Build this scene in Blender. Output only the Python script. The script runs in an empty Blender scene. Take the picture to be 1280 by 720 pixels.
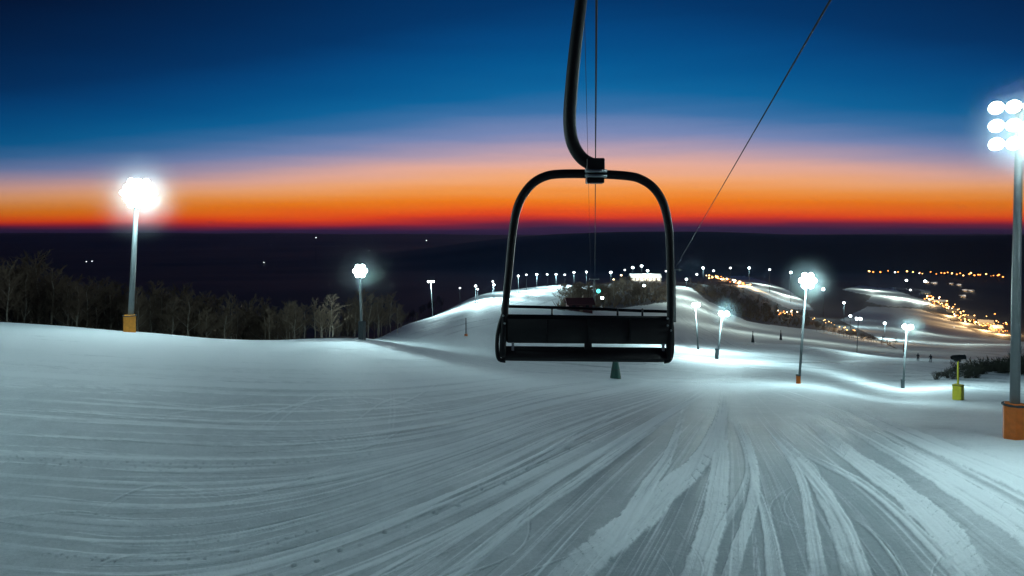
import bpy, math, random
import numpy as np
from mathutils import Vector, Matrix
random.seed(7); rng = np.random.default_rng(7)
S = bpy.context.scene
COL = S.collection
F = 834.0            # focal length in pixels of a 1280 px wide frame
CX, HY = 640.0, 290.0
CZ = 7.5             # camera height over the snow below

def lin(r, g, b):
    f = lambda c: (c/255/12.92) if c/255 <= 0.04045 else ((c/255+0.055)/1.055)**2.4
    return (f(r), f(g), f(b))

# ------------------------------------------------------------------ materials
def mat(name, col, rough=0.6, metal=0.0, noise=0.0, scale=8.0, bump=0.0, spec=0.4):
    m = bpy.data.materials.new(name); m.use_nodes = True
    nt = m.node_tree; b = nt.nodes['Principled BSDF']
    b.inputs['Base Color'].default_value = (*col, 1); b.inputs['Roughness'].default_value = rough
    b.inputs['Metallic'].default_value = metal; b.inputs['Specular IOR Level'].default_value = spec
    if noise or bump:
        tc = nt.nodes.new('ShaderNodeTexCoord'); n = nt.nodes.new('ShaderNodeTexNoise')
        n.inputs['Scale'].default_value = scale; n.inputs['Detail'].default_value = 6
        nt.links.new(tc.outputs['Object'], n.inputs['Vector'])
        if noise:
            mx = nt.nodes.new('ShaderNodeMix'); mx.data_type = 'RGBA'
            mx.inputs[6].default_value = (*[c*(1-noise) for c in col], 1)
            mx.inputs[7].default_value = (*[min(1, c*(1+noise)) for c in col], 1)
            nt.links.new(n.outputs['Fac'], mx.inputs[0]); nt.links.new(mx.outputs[2], b.inputs['Base Color'])
        if bump:
            bp = nt.nodes.new('ShaderNodeBump'); bp.inputs['Strength'].default_value = bump; bp.inputs['Distance'].default_value = 0.02
            nt.links.new(n.outputs['Fac'], bp.inputs['Height']); nt.links.new(bp.outputs['Normal'], b.inputs['Normal'])
    return m

def emit(name, col, strength):
    m = bpy.data.materials.new(name); m.use_nodes = True
    nt = m.node_tree; nt.nodes.remove(nt.nodes['Principled BSDF'])
    e = nt.nodes.new('ShaderNodeEmission'); e.inputs[0].default_value = (*col, 1); e.inputs[1].default_value = strength
    nt.links.new(e.outputs[0], nt.nodes['Material Output'].inputs[0])
    m.cycles.emission_sampling = 'NONE'
    return m

M = dict(
    black=mat('black_paint', (0.012, 0.013, 0.014), 0.5, 0.0, 0.3, 14, 0.05, 0.2),
    vinyl=mat('black_vinyl', (0.004, 0.004, 0.0045), 0.55, 0, 0.3, 30, 0.15),
    steel=mat('bare_steel', (0.30, 0.34, 0.35), 0.35, 0.9, 0.25, 20),
    galv=mat('galvanised_pole', (0.20, 0.23, 0.235), 0.45, 0.3, 0.2, 3, 0.05),
    rope=mat('wire_rope', (0.016, 0.016, 0.018), 0.85, 0.0, spec=0.1),
    housing=mat('lamp_housing', (0.10, 0.11, 0.11), 0.5, 0.5),
    orange=mat('orange_pad', (0.66, 0.16, 0.02), 0.6, 0, 0.4, 4, 0.6),
    amberpad=mat('amber_pad', (0.80, 0.28, 0.03), 0.6, 0, 0.4, 4, 0.6),
    yellow=mat('yellow_pad', (0.62, 0.55, 0.04), 0.6, 0, 0.25, 5, 0.2),
    green=mat('dark_green_pad', (0.015, 0.07, 0.055), 0.6, 0, 0.2, 5, 0.2),
    darkpad=mat('dark_pad', (0.03, 0.04, 0.045), 0.7, 0, 0.2, 5, 0.2),
    redpad=mat('dark_red_pad', (0.22, 0.05, 0.035), 0.7, 0, 0.2, 5, 0.2),
    bark=mat('pale_bark', (0.27, 0.235, 0.19), 0.9, 0, 0.5, 3, 0.3, 0.1),
    twig=mat('brown_twigs', (0.15, 0.11, 0.08), 0.9, 0, 0.3, 1, 0, 0.1),
    bush=mat('dark_brush', (0.045, 0.046, 0.036), 0.9, 0, 0.4, 2, 0, 0.1),
    wallw=mat('timber_wall', (0.22, 0.15, 0.10), 0.8, 0, 0.3, 2),
    wallc=mat('cream_wall', (0.45, 0.42, 0.36), 0.8, 0, 0.2, 2),
    wallr=mat('dark_red_wall', (0.07, 0.014, 0.016), 0.7, 0, 0.3, 2),
    roofs=mat('snowy_roof', (0.75, 0.78, 0.80), 0.7, 0, 0.1, 2),
    jacket=mat('dark_jacket', (0.03, 0.04, 0.05), 0.8, 0, 0.3, 8),
    skin=mat('skin', (0.45, 0.28, 0.2), 0.6),
    lamp=emit('floodlight_lens', (0.80, 0.98, 1.0), 45),
    lampfar=emit('piste_lamp_glow', (0.82, 0.98, 1.0), 22),
    dim=emit('dim_lamp_glow', (0.85, 0.95, 1.0), 6),
    amber=emit('amber_lamp_glow', (1.0, 0.52, 0.16), 7),
    oran=emit('orange_lamp_glow', (1.0, 0.30, 0.06), 5),
    warm=emit('warm_lamp_glow', (1.0, 0.75, 0.45), 9),
    teal=emit('teal_signal_glow', (0.10, 0.75, 0.60), 3),
    window=emit('lit_window', (1.0, 0.62, 0.25), 2.2),
    winw=emit('lit_lodge_window', (1.0, 0.97, 0.82), 1.7),
    glass=mat('dark_glass', (0.01, 0.012, 0.015), 0.1),
)

# ------------------------------------------------------------------ mesh builder
class MB:
    def __init__(s): s.v = []; s.f = []; s.mi = []; s.cur = 0
    def add(s, vs, fs):
        o = len(s.v); s.v += [tuple(v) for v in vs]; s.f += [tuple(i+o for i in f) for f in fs]; s.mi += [s.cur]*len(fs)
    def tube(s, pts, rad, n=8, cap=True):
        pts = [Vector(p) for p in pts]
        rad = rad if isinstance(rad, (list, tuple)) else [rad]*len(pts)
        vs = []; up = None
        for i, p in enumerate(pts):
            d = (pts[min(i+1, len(pts)-1)] - pts[max(i-1, 0)]).normalized()
            if up is None:
                up = Vector((1, 0, 0)) if abs(d.x) < 0.8 else Vector((0, 1, 0))
            a = (up - d*up.dot(d)).normalized(); up = a; b = d.cross(a)
            for k in range(n):
                t = 2*math.pi*k/n
                vs.append(p + (a*math.cos(t) + b*math.sin(t))*rad[i])
        fs = []
        for i in range(len(pts)-1):
            for k in range(n):
                k2 = (k+1) % n
                fs.append((i*n+k, i*n+k2, (i+1)*n+k2, (i+1)*n+k))
        if cap:
            fs.append(tuple(range(n-1, -1, -1))); fs.append(tuple((len(pts)-1)*n+k for k in range(n)))
        s.add(vs, fs)
    def box(s, c, size, mtx=None, bev=0.0):
        x, y, z = [d/2 for d in size]
        if bev <= 0:
            vs = [Vector((sx*x, sy*y, sz*z)) for sx in (-1, 1) for sy in (-1, 1) for sz in (-1, 1)]
            fs = [(0, 1, 3, 2), (4, 6, 7, 5), (0, 4, 5, 1), (2, 3, 7, 6), (0, 2, 6, 4), (1, 5, 7, 3)]
        else:
            b = min(bev, x*.9, y*.9, z*.9); vs = []; fs = []
            prof = []
            # rounded box section in X-Z, extruded along Y with a chamfer at each end
            for cx, cz, a0 in ((x-b, z-b, 0), (-x+b, z-b, 90), (-x+b, -z+b, 180), (x-b, -z+b, 270)):
                for k in range(4):
                    a = math.radians(a0 + 30*k); prof.append((cx, cz, math.cos(a), math.sin(a)))
            rings = [(-y, 0.4), (-y+b*0.5, 0.85), (-y+b, 1), (y-b, 1), (y-b*0.5, 0.85), (y, 0.4)]
            for yy, kk in rings:
                vs += [Vector((px+dx*b*kk, yy, pz+dz*b*kk)) for px, pz, dx, dz in prof]
            n = len(prof)
            for i in range(len(rings)-1):
                for k in range(n):
                    fs.append((i*n+k, (i+1)*n+k, (i+1)*n+(k+1) % n, i*n+(k+1) % n))
            fs.append(tuple(range(n))); fs.append(tuple((len(rings)-1)*n+k for k in range(n-1, -1, -1)))
        if mtx is not None: vs = [mtx @ v for v in vs]
        c = Vector(c); s.add([v+c for v in vs], fs)
    def ball(s, c, r, n=6, m=4, sz=1.0):
        c = Vector(c); vs = [c+Vector((0, 0, r*sz))]
        for j in range(1, m):
            t = math.pi*j/m
            for k in range(n):
                a = 2*math.pi*k/n
                vs.append(c+Vector((r*math.sin(t)*math.cos(a), r*math.sin(t)*math.sin(a), r*sz*math.cos(t))))
        vs.append(c-Vector((0, 0, r*sz)))
        fs = [(0, 1+k, 1+(k+1) % n) for k in range(n)]
        for j in range(m-2):
            for k in range(n):
                a = 1+j*n
                fs.append((a+k, a+n+k, a+n+(k+1) % n, a+(k+1) % n))
        a = 1+(m-2)*n
        fs += [(a+(k+1) % n, a+k, len(vs)-1) for k in range(n)]
        s.add(vs, fs)
    def mesh(s, name, mats, smooth=False):
        me = bpy.data.meshes.new(name); me.from_pydata(s.v, [], s.f)
        for m in (mats if isinstance(mats, (list, tuple)) else [mats]): me.materials.append(m)
        if any(s.mi): me.polygons.foreach_set('material_index', s.mi)
        if smooth: me.polygons.foreach_set('use_smooth', [True]*len(me.polygons))
        me.update(); return me
    def build(s, name, mats, parent=None, smooth=False):
        return link(name, s.mesh(name, mats, smooth), parent)

def link(name, data, parent=None, loc=None):
    o = bpy.data.objects.new(name, data); COL.objects.link(o)
    if parent is not None:
        o.parent = parent
    if loc is not None: o.location = loc
    return o
def tag(o, label=None, cat=None, group=None, kind=None):
    if label: o['label'] = label
    if cat: o['category'] = cat
    if group: o['group'] = group
    if kind: o['kind'] = kind
    return o
def empty(name, loc, label, cat, group=None, rz=0.0):
    o = bpy.data.objects.new(name, None); COL.objects.link(o); o.location = loc; o.rotation_euler[2] = rz
    o.empty_display_size = 0.3
    return tag(o, label, cat, group)
KIDS = {}
def copy_tree(o, parent=None):
    c = o.copy(); COL.objects.link(c)
    if parent is not None: c.parent = parent
    for ch in list(o.children): copy_tree(ch, c)
    return c
def P(x, y, Y):
    return Vector(((x-CX)/F*Y, Y, CZ + (HY-y)/F*Y))
def smooth_path(ctrl, n=6):
    c = [Vector(p) for p in ctrl]; out = []
    for i in range(len(c)-1):
        p0, p1, p2, p3 = c[max(i-1, 0)], c[i], c[i+1], c[min(i+2, len(c)-1)]
        for k in range(n):
            t = k/n
            out.append(0.5*((2*p1)+(p2-p0)*t+(2*p0-5*p1+4*p2-p3)*t*t+(3*p1-p0-3*p2+p3)*t**3))
    out.append(c[-1]); return out

# ------------------------------------------------------------------ terrain
COLS = np.array([-260, 0, 160, 320, 430, 520, 620, 700, 780, 850, 930, 1000, 1130, 1200, 1280, 1540], float)
zrow = lambda *z: [HY - (v)*F for v in z]
# each row: distance Y and the terrain height below the eye (metres) per column
def yz(Y, ys): return [-(y-HY)/F*Y for y in ys]
ROWS = [
 (6,    [-7.2,-7.2,-7.3,-7.35,-7.4,-7.4,-7.4,-7.4,-7.4,-7.4,-7.4,-7.4,-7.4,-7.4,-7.4,-7.4]),
 (15,   [-7.1,-7.2,-7.35,-7.45,-7.5,-7.5,-7.5,-7.5,-7.5,-7.5,-7.5,-7.5,-7.4,-7.3,-7.2,-7.1]),
 (24.3, [-6.5,-6.8,-7.2,-7.5,-7.6,-7.75,-7.9,-8.0,-8.05,-8.05,-8.0,-7.9,-7.7,-7.6,-7.48,-7.3]),
 (37,   [-6.1,-6.5,-7.1,-7.6,-7.9,-8.5,-9.0,-9.3,-9.4,-9.45,-9.5,-9.5,-9.8,-9.9,-10.0,-10.3]),
 (53,   [-6.1,-6.7,-7.4,-8.1,-8.45,-9.7,-11.1,-11.6,-12.1,-12.2,-12.2,-12.15,-13.2,-13.4,-13.9,-14.5]),
 (85,   yz(85, [445,447,457,463,424.3,424,437,444,449,455,459,461,487,481,478,476])),
 (130,  yz(130,[465,470,475,470,440,408,415,420,425,433,438,441,458,455,452,452])),
 (200,  yz(200,[475,480,483,478,457,400,386,395,406,413,421,426,440,441,441,440])),
 (320,  yz(320,[480,485,488,485,470,408,366,370,383,391,409,419,431,434,433,433])),
 (500,  yz(500,[470,475,478,478,470,420,365,354,361,364,396,407,420,426,427,427])),
 (800,  yz(800,[455,458,460,460,452,420,385,366,350,353,374,394,402,413,419,420])),
 (1300, yz(1300,[430,432,434,434,430,410,386,374,351,352,357,377,386,396,406,408])),
 (2200, yz(2200,[368,368,368,368,368,366,362,358,354,352,350,353,361,369,376,378])),
 (3500, yz(3500,[341]*10+[341,342,343,344,345,345])),
 (5200, yz(5200,[322,322,322,321,319,311,299,292.5,290.3,289.8,291.2,293,294.5,295,294,296])),
 (8000, yz(8000,[309,309,308,308,307,306,306,306,306,306,306,306,306,306,306,306])),
 (12000,yz(12000,[297,297,296,296,296,297,298,298,298,297,297,297,296,296,296,296])),
 (17000,yz(17000,[292.5,292,291.5,292,292.5,293,293.5,294,294,294,293.5,293,293,293,293,293])),
 (24000,yz(24000,[296]*16)),
]
RY = np.array([r[0] for r in ROWS], float); RZ = np.array([r[1] for r in ROWS], float)

def pchip(x, y, xs):
    """x (n,), y (n,m), xs (k,) -> (k,m) monotone cubic"""
    h = np.diff(x)[:, None]; d = np.diff(y, axis=0)/h
    s = np.zeros_like(y)
    w1 = 2*h[1:]+h[:-1]; w2 = h[1:]+2*h[:-1]
    ok = (d[:-1]*d[1:]) > 0
    with np.errstate(divide='ignore', invalid='ignore'):
        s[1:-1] = np.where(ok, (w1+w2)/(w1/d[:-1]+w2/d[1:]), 0)
    s[0] = d[0]; s[-1] = d[-1]
    xs = np.clip(xs, x[0], x[-1]); i = np.clip(np.searchsorted(x, xs, 'right')-1, 0, len(x)-2)
    t = ((xs-x[i])/np.diff(x)[i])[:, None]; hh = h[i]
    return ((1+2*t)*(1-t)**2)*y[i]+t*(1-t)**2*hh*s[i]+t*t*(3-2*t)*y[i+1]+t*t*(t-1)*hh*s[i+1]

WAV = [(rng.uniform(0, 6.28), rng.uniform(0, 6.28), k) for k in range(14)]
def undul(X, Y, lam, amp, idx):
    out = 0
    for j in idx:
        a, ph, k = WAV[j]
        L = lam*(0.7+0.25*(k % 5))
        out = out + np.sin((X*np.cos(a)+Y*np.sin(a))*6.2832/L+ph)
    return out*amp/len(idx)
def relief(X, Y):
    z = undul(X, Y, 7.0, 0.035, range(5)) + undul(X, Y, 23.0, 0.05, range(5, 9))*np.clip(Y/40, 0, 1)*np.clip((70-Y)/40, 0, 1)
    z = z + undul(X, Y, 60, 0.12, range(0, 6))*np.clip((Y-120)/200, 0, 1)
    z = z + undul(X, Y, 700, 5.0, range(4, 10))*np.clip((Y-1400)/1500, 0, 1)
    z = z + undul(X, Y, 2600, 26.0, range(2, 9))*np.clip((Y-4500)/3000, 0, 1)
    return z
def base_z(xp, Yr):
    """grid of heights: xp (k,), Yr (r,) -> (r,k)"""
    ly = np.log(np.maximum(Yr, 6)); zc = 0; zw = 0                          # (r, ncols)
    sp = (np.clip((Yr-20)/30, 0, 1)*np.clip((3000-Yr)/1500, 0, 1))
    for o, wgt in ((-.22, .10), (-.11, .24), (0, .32), (.11, .24), (.22, .10)):
        zc = zc + wgt*pchip(np.log(RY), RZ, ly+o*sp); zw = zw + wgt*pchip(np.log(RY), RZ, ly+1.6*o*sp*np.clip((300-Yr)/100, 0, 1)+o*sp*np.clip((Yr-200)/100, 0, 1))
    cw = np.clip((COLS-620)/160, 0, 1)[None, :]; zc = zc*(1-cw)+zw*cw
    return pchip(COLS, zc.T.copy(), xp).T + CZ
LX = np.arange(-260, 1541, 4.0); LY = np.exp(np.linspace(math.log(6), math.log(24000), 900))
LZ = base_z(LX, LY)
def ground(X, Y):
    xp = min(max(CX+F*X/max(Y, 12.0), LX[0]), LX[-1])
    fx = (xp-LX[0])/4.0; ix = min(int(fx), len(LX)-2); fx -= ix
    fy = (math.log(max(Y, 6))-math.log(6))/(math.log(24000)-math.log(6))*899; iy = min(int(fy), 898); fy -= iy
    z = (LZ[iy, ix]*(1-fx)+LZ[iy, ix+1]*fx)*(1-fy)+(LZ[iy+1, ix]*(1-fx)+LZ[iy+1, ix+1]*fx)*fy
    return float(z + relief(np.float64(X), np.float64(Y)))
def hit(x, y, ymin=12.0):
    """the first ground point seen along the ray through (x, y)"""
    Y = ymin
    while Y < 20000:
        g = ground((x-CX)/F*Y, Y)
        if CZ+(HY-y)/F*Y <= g: break
        Y *= 1.012
    lo = Y/1.012
    for _ in range(6):
        md = (lo+Y)/2
        if CZ+(HY-y)/F*md <= ground((x-CX)/F*md, md): Y = md
        else: lo = md
    return Vector(((x-CX)/F*Y, Y, ground((x-CX)/F*Y, Y)))
def on_ground(x, Y):
    X = (x-CX)/F*Y
    return Vector((X, Y, ground(X, Y)))

def inpoly(px, py, poly):
    r = np.zeros(px.shape, bool); n = len(poly)
    for i in range(n):
        x0, y0 = poly[i]; x1, y1 = poly[(i+1) % n]
        if y0 == y1: continue
        c = ((y0 > py) != (y1 > py)) & (px < (x1-x0)*(py-y0)/(y1-y0)+x0)
        r ^= c
    return r

RUN_MAIN = [(400,432),(420,427),(462,419),(500,406),(530,399),(545,386),(560,376),(600,369),(640,358),(690,350),(742,345),(743,359),
 (722,364),(705,373),(696,387),(745,389),(800,382),(838,377),(838,350),(856,353),(872,366),(886,377),(905,385),(918,394),(935,402),(985,409),(1030,413),
 (1060,419),(1100,427),(1120,436),(1140,441),(1300,441),(1700,441),(1700,720),(400,720)]
RUN_FAR = [(905,345),(930,345),(955,351),(985,363),(1010,380),(1018,388),(985,386),(955,371),(925,358)]
FIELD_A = [(1052,362),(1075,357),(1115,361),(1140,370),(1165,378),(1150,384),(1110,383),(1082,377),(1090,370)]
FIELD_B = [(1085,383),(1150,386),(1180,398),(1205,408),(1225,418),(1256,425),(1290,428),(1290,442),(1130,441),(1108,428),(1075,412),(1050,400)]
LODGE_YARD = [(785,345),(825,345),(828,351),(788,351)]

def build_terrain():
    xin = np.arange(-60, 1345, 1.3)
    out = np.array([70, 80, 100, 130, 170, 230, 320, 450, 700, 1200, 2500, 6000, 16000], float)
    xp = np.concatenate([xin[0]-out[::-1], xin, xin[-1]+out])
    yn = np.arange(748, 392, -1.05)
    near = 7.6*F/(yn-HY)                                            # rows evenly spread in the foreground
    far = np.exp(np.arange(math.log(near[-1]*1.012), math.log(24000), 0.0135))
    back = np.concatenate([np.arange(-160, 0, 20.0), np.arange(0, near[0], 1.0)])
    Yr = np.concatenate([back, near, far])
    X = ((xp-CX)/F)[None, :]*np.maximum(Yr, 12.0)[:, None]
    X = np.clip(X, -30000, 30000); Y = np.repeat(Yr[:, None], len(xp), 1)
    z = base_z(np.clip(xp, COLS[0], COLS[-1]), Yr)
    z = z + relief(X, Y)
    xg = np.repeat(xp[None, :], len(Yr), 0)
    yg = HY - F*(z-CZ)/np.maximum(Y, 3)
    # ---- snow cover: pistes and fields against the forest floor
    jx = xg + 3*np.sin(Y*0.21+X*0.33)*np.clip(60/np.maximum(Y,1),.2,1); jy = yg + 1.2*np.sin(X*0.27+Y*0.05)*np.clip(100/np.maximum(Y,1),.15,1)
    snow = (Y < 57)
    snow |= inpoly(jx, jy, RUN_MAIN) & (Y < 640) & ~((xg < 690) & (Y > 470)) & ~((xg < 425) & (Y > 60)) & ~((xg < 530) & (Y > 260))
    snow |= inpoly(jx, jy, RUN_FAR) & (Y > 640)
    snow |= inpoly(jx, jy, FIELD_A) & (Y > 500)
    snow |= inpoly(jx, jy, FIELD_B) & (Y > 150)
    snow |= inpoly(jx, jy, LODGE_YARD) & (Y > 400)
    cover = snow.astype(np.float32)
    # ---- tracks: how much loose pale snow lies on the hard groomed base, some painted lamp light, and small furrows
    loose = np.full(xg.shape, 0.88, np.float32); rut = np.zeros(xg.shape, np.float32)
    sel = (Y > 10) & (Y < 57) & (xg > -130) & (xg < 1420)
    r0, r1 = np.where(sel.any(1))[0][[0, -1]]
    sx, sy, sY = xg[r0:r1+1], yg[r0:r1+1], Y[r0:r1+1]
    sm = lambda a, b, v: np.clip((v-a)/(b-a), 0, 1)**2*(3-2*np.clip((v-a)/(b-a), 0, 1))
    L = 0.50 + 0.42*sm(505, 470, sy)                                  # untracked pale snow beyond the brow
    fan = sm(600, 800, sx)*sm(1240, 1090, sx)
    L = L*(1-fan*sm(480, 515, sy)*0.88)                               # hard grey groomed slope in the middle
    L = L + 0.50*sm(0, 130, sx-965-(sy-490)*2.0)*sm(470, 500, sy)  # lamp light on the right slope, painted as paler snow
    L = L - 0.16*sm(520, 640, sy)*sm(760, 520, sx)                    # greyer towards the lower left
    L = L + 0.2*sm(470, 425, sy)*sm(640, 200, sx)  # brightness of the floodlit left crest, painted into the snow colour
    R = np.zeros_like(L)
    T = rng.uniform(-1, 1, (64, 64))
    def nz(a, b):
        i, j = np.floor(a).astype(int), np.floor(b).astype(int); f, g = a-i, b-j; f = f*f*(3-2*f); g = g*g*(3-2*g)
        return (T[i % 64, j % 64]*(1-f)+T[(i+1) % 64, j % 64]*f)*(1-g)+(T[i % 64, (j+1) % 64]*(1-f)+T[(i+1) % 64, (j+1) % 64]*f)*g
    def stroke(pts, w0, w1, amt, dep=0.0, soft=0.35, rag=0.0):
        nonlocal L, R
        pts = np.array([tuple(p)[:2] for p in smooth_path([(p[0], p[1], 0) for p in pts], 5)], float)
        n = len(pts); wd = np.linspace(w0, w1, n); m = max(w0, w1)*2+2
        for i in range(n-1):
            (ax, ay), (bx, by) = pts[i], pts[i+1]
            ylo, yhi = min(ay, by)-m, max(ay, by)+m
            rows = np.where((sy.max(1) >= ylo) & (sy.min(1) <= yhi))[0]
            if not len(rows): continue
            ra, rb = rows[0], rows[-1]+1
            c0 = np.searchsorted(xp, min(ax, bx)-m); c1 = np.searchsorted(xp, max(ax, bx)+m)
            if c1-c0 < 1: continue
            qx, qy = sx[ra:rb, c0:c1], sy[ra:rb, c0:c1]
            dx, dy = bx-ax, by-ay; l2 = dx*dx+dy*dy+1e-9
            t = ((qx-ax)*dx+(qy-ay)*dy)/l2
            inside = (t >= 0) & (t < 1)
            dist = np.abs((qx-ax)*dy-(qy-ay)*dx)/math.sqrt(l2)
            w = wd[i]+(wd[i+1]-wd[i])*np.clip(t, 0, 1)
            if rag: w = w*(1+rag*2.2*nz(qx*.05, qy*.05)+rag*1.6*nz(qx*.22, qy*.22)+rag*nz(qx*.7+9, qy*.7))
            k = np.where(inside, np.clip((w-dist)/np.maximum(w*soft, 0.4), 0, 1), 0)
            fade = min(1.0, 4*(i+0.5)/n, 4*(n-i-0.5)/n) if rag < 0.2 else min(1.0, 5*(i+.5)/n)
            L[ra:rb, c0:c1] += k*amt*fade
            R[ra:rb, c0:c1] += k*dep*fade
    G = [  # guide curves of the groomer and ski tracks, crossing left to right then swinging downhill
     [(-60,404),(60,410),(160,417),(320,427),(420,429),(520,432),(640,445),(740,458)],
     [(-60,446),(60,451),(160,455),(320,462),(450,465),(560,462),(680,458),(780,464)],
     [(-60,505),(60,513),(160,520),(320,528),(450,525),(560,512),(680,488),(800,474)],
     [(-60,566),(60,572),(180,577),(310,578),(430,571),(560,549),(690,512),(820,480)],
     [(-60,630),(60,642),(160,650),(270,645),(400,622),(560,572),(700,522),(850,484)],
     [(-60,682),(60,698),(150,706),(270,700),(420,660),(580,600),(720,537),(862,487)],
     [(40,800),(160,788),(260,770),(380,735),(510,685),(650,615),(775,550),(875,488)],
     [(380,820),(460,775),(560,712),(640,650),(715,595),(775,555),(830,520),(885,490)],
     [(600,820),(650,768),(690,720),(740,660),(795,595),(835,552),(865,525),(893,492)],
     [(790,820),(812,768),(830,720),(855,665),(878,605),(893,560),(901,525),(905,492)],
     [(1000,820),(995,768),(985,720),(970,660),(953,600),(937,560),(923,525),(915,492)],
     [(1260,820),(1205,768),(1150,720),(1090,650),(1035,598),(995,560),(962,525),(935,492)],
     [(1500,790),(1400,735),(1330,700),(1230,632),(1150,587),(1080,547),(1020,515),(958,490)],
     [(1480,690),(1400,652),(1330,622),(1250,590),(1180,560),(1110,530),(1050,508),(985,487)]]
    G = np.array(G, float)
    def curve(s, t0=0.0, t1=1.0, n=12, wob=0.0):
        i = min(int(s), len(G)-2); fr = s-i
        c = G[i]*(1-fr)+G[i+1]*fr
        full = np.array([tuple(p)[:2] for p in smooth_path([(p[0], p[1], 0) for p in c], 6)])
        idx = np.linspace(t0, t1, n)*(len(full)-1); lo = np.clip(idx.astype(int), 0, len(full)-2); f = (idx-lo)[:, None]
        p = full[lo]*(1-f)+full[lo+1]*f
        if wob: p[:, 1] += wob*np.sin(np.linspace(0, rng.uniform(2, 6), n)+rng.uniform(0, 6))
        return p
    for k in range(210):                                              # faint streaks, left part
        s = rng.uniform(0.0, 7.2); t0 = rng.uniform(0, 0.75); t1 = min(1, t0+rng.uniform(0.2, 0.7))
        w = rng.uniform(0.5, 1.8) if rng.random() < 0.75 else rng.uniform(2.5, 6)
        w *= 0.6+0.12*s
        stroke(curve(s, t0, t1, wob=1.0), w, w*0.6, rng.choice([0.26, 0.36, -0.22, 0.18, 0.45]), rng.uniform(-0.006, 0.006))
    for k in range(95):                                               # faint downhill lines, right part
        s = rng.uniform(6.5, 13); t0 = rng.uniform(0, 0.5); t1 = min(1, t0+rng.uniform(0.25, 0.6))
        w = rng.uniform(0.7, 2.2)
        stroke(curve(s, t0, t1, wob=1.0), w*1.5, w*0.4, rng.choice([0.22, 0.36, -0.18, 0.45]), rng.uniform(-0.006, 0.006))
    for k in range(330):                                              # hair-fine scrapes of edges and groomer teeth
        s = rng.uniform(0.1, 13); t0 = rng.uniform(0, 0.8); t1 = min(1, t0+rng.uniform(0.06, 0.35))
        stroke(curve(s, t0, t1, 9, 1.5), 0.9, 0.5, rng.choice([0.42, -0.35, 0.6, 0.3]), rng.choice([-0.012, 0.01]), 0.8, 0.12)
    for k in range(26):                                               # crossing ski turns
        s0 = rng.uniform(0.5, 12); ds = rng.uniform(-.8, .8); t0 = rng.uniform(0, .6); t1 = t0+rng.uniform(.15, .35); n = 9
        p = [curve(min(12.9, max(0, s0+ds*math.sin(q/(n-1)*3.1))), t0+(t1-t0)*q/(n-1), 1, 2)[0] for q in range(n)]
        stroke(p, 1.4, 0.8, 0.35, 0.012, 0.5, 0.15); stroke([(x+2.2, y+1.2) for x, y in p], 0.9, 0.6, -0.2, -0.015, 0.6, 0.15)
    for s, w, a in ((1.3,2.2,.2),(1.8,1.6,.25),(2.15,3,.2),(2.55,1.6,.28),(3.35,2.2,.3),(3.75,1.8,.34),(4.1,4,.2),(4.5,2,.3),(4.8,3.5,.22),(5.2,2.4,.3),(5.7,6,.22),(6.2,2,.3),(6.6,3,.3)):
        stroke(curve(s, 0, 1, 14, 1.5), w*1.2, w*0.6, a*1.5, 0.012, 0.2)
        stroke(curve(s+0.05, 0.05, 0.95, 14, 1.5), w*0.8, w*0.5, -0.10, -0.005)
    BAND = [  # broad scraped bands of pale loose snow on the right
     ([(906,486),(904,510),(893,545),(868,585),(830,618),(790,655),(735,700),(690,745)], 4, 26, .62),
     ([(905,490),(903,540),(899,590),(893,640),(880,690),(866,745)], 4, 24, .60),
     ([(862,492),(850,530),(835,570),(812,605),(790,640),(760,690)], 2.5, 13, .55),
     ([(912,520),(930,545),(941,575),(943,610),(935,650),(918,700),(905,745)], 2, 12, .55),
     ([(908,515),(925,545),(935,585),(925,620),(900,665),(880,720)], 1.5, 7, .35),
     ([(940,598),(955,640),(965,690),(972,745)], 2, 14, .50),
     ([(958,538),(985,570),(1003,605),(1012,650),(1020,700),(1026,745)], 2, 13, .60),
     ([(968,545),(1005,580),(1030,620),(1055,670),(1080,745)], 3, 20, .52),
     ([(985,560),(1020,600),(1048,640),(1068,680),(1090,745)], 2, 9, .42),
     ([(965,545),(1020,575),(1070,600),(1110,630),(1150,668),(1180,700),(1215,745)], 2.5, 9, .5),
     ([(990,505),(1040,552),(1085,585),(1130,618),(1170,655),(1200,690),(1230,745)], 5, 24, .55),
     ([(1010,495),(1075,540),(1140,575),(1200,612),(1260,650),(1330,700)], 5, 20, .42),
     ([(1040,498),(1110,532),(1180,562),(1250,590),(1330,625)], 5, 16, .42),
     ([(1065,645),(1100,675),(1125,710),(1140,745)], 2, 5, .35),
     ([(870,505),(820,535),(770,570),(720,605),(660,645),(600,690),(540,740)], 2, 7, .40),
     ([(850,505),(790,540),(735,575),(680,610),(620,650)], 1.5, 5, .30),
     ([(830,495),(780,512),(720,545),(650,585),(560,625),(450,660)], 2, 9, .22)]
    for p, w0, w1, a in BAND:
        stroke(p, w0, w1, a*1.5, 0.03, 0.16, 0.055)
        if w0 < 4: stroke([(x+w0*0.3+(w1*0.2)*i/len(p), y) for i, (x, y) in enumerate(p)], w0*0.25, w1*0.16, -0.12, -0.015, 0.5, 0.15)
        for q in range(5):                                            # fine ski lines inside a band
            o = rng.uniform(-0.9, 0.9)
            stroke([(x+o*(w0+(w1-w0)*i/(len(p)-1)), y) for i, (x, y) in enumerate(p)], 0.4, 1.1, rng.choice([-.2, .16, -.12]), rng.choice([-0.01, 0.01]), 0.6, 0.12)
    for p in ([(325,535),(355,512),(408,490)], [(337,538),(368,512),(400,492)], [(490,545),(493,515),(492,488)], [(486,540),(488,512),(489,490)]):
        stroke(p, 1.6, 1.0, .22, 0.02)
    for p in ([(380,430),(430,490),(470,560),(490,640)],):
        stroke(p, 2, 8, .06, 0.0)
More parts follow.
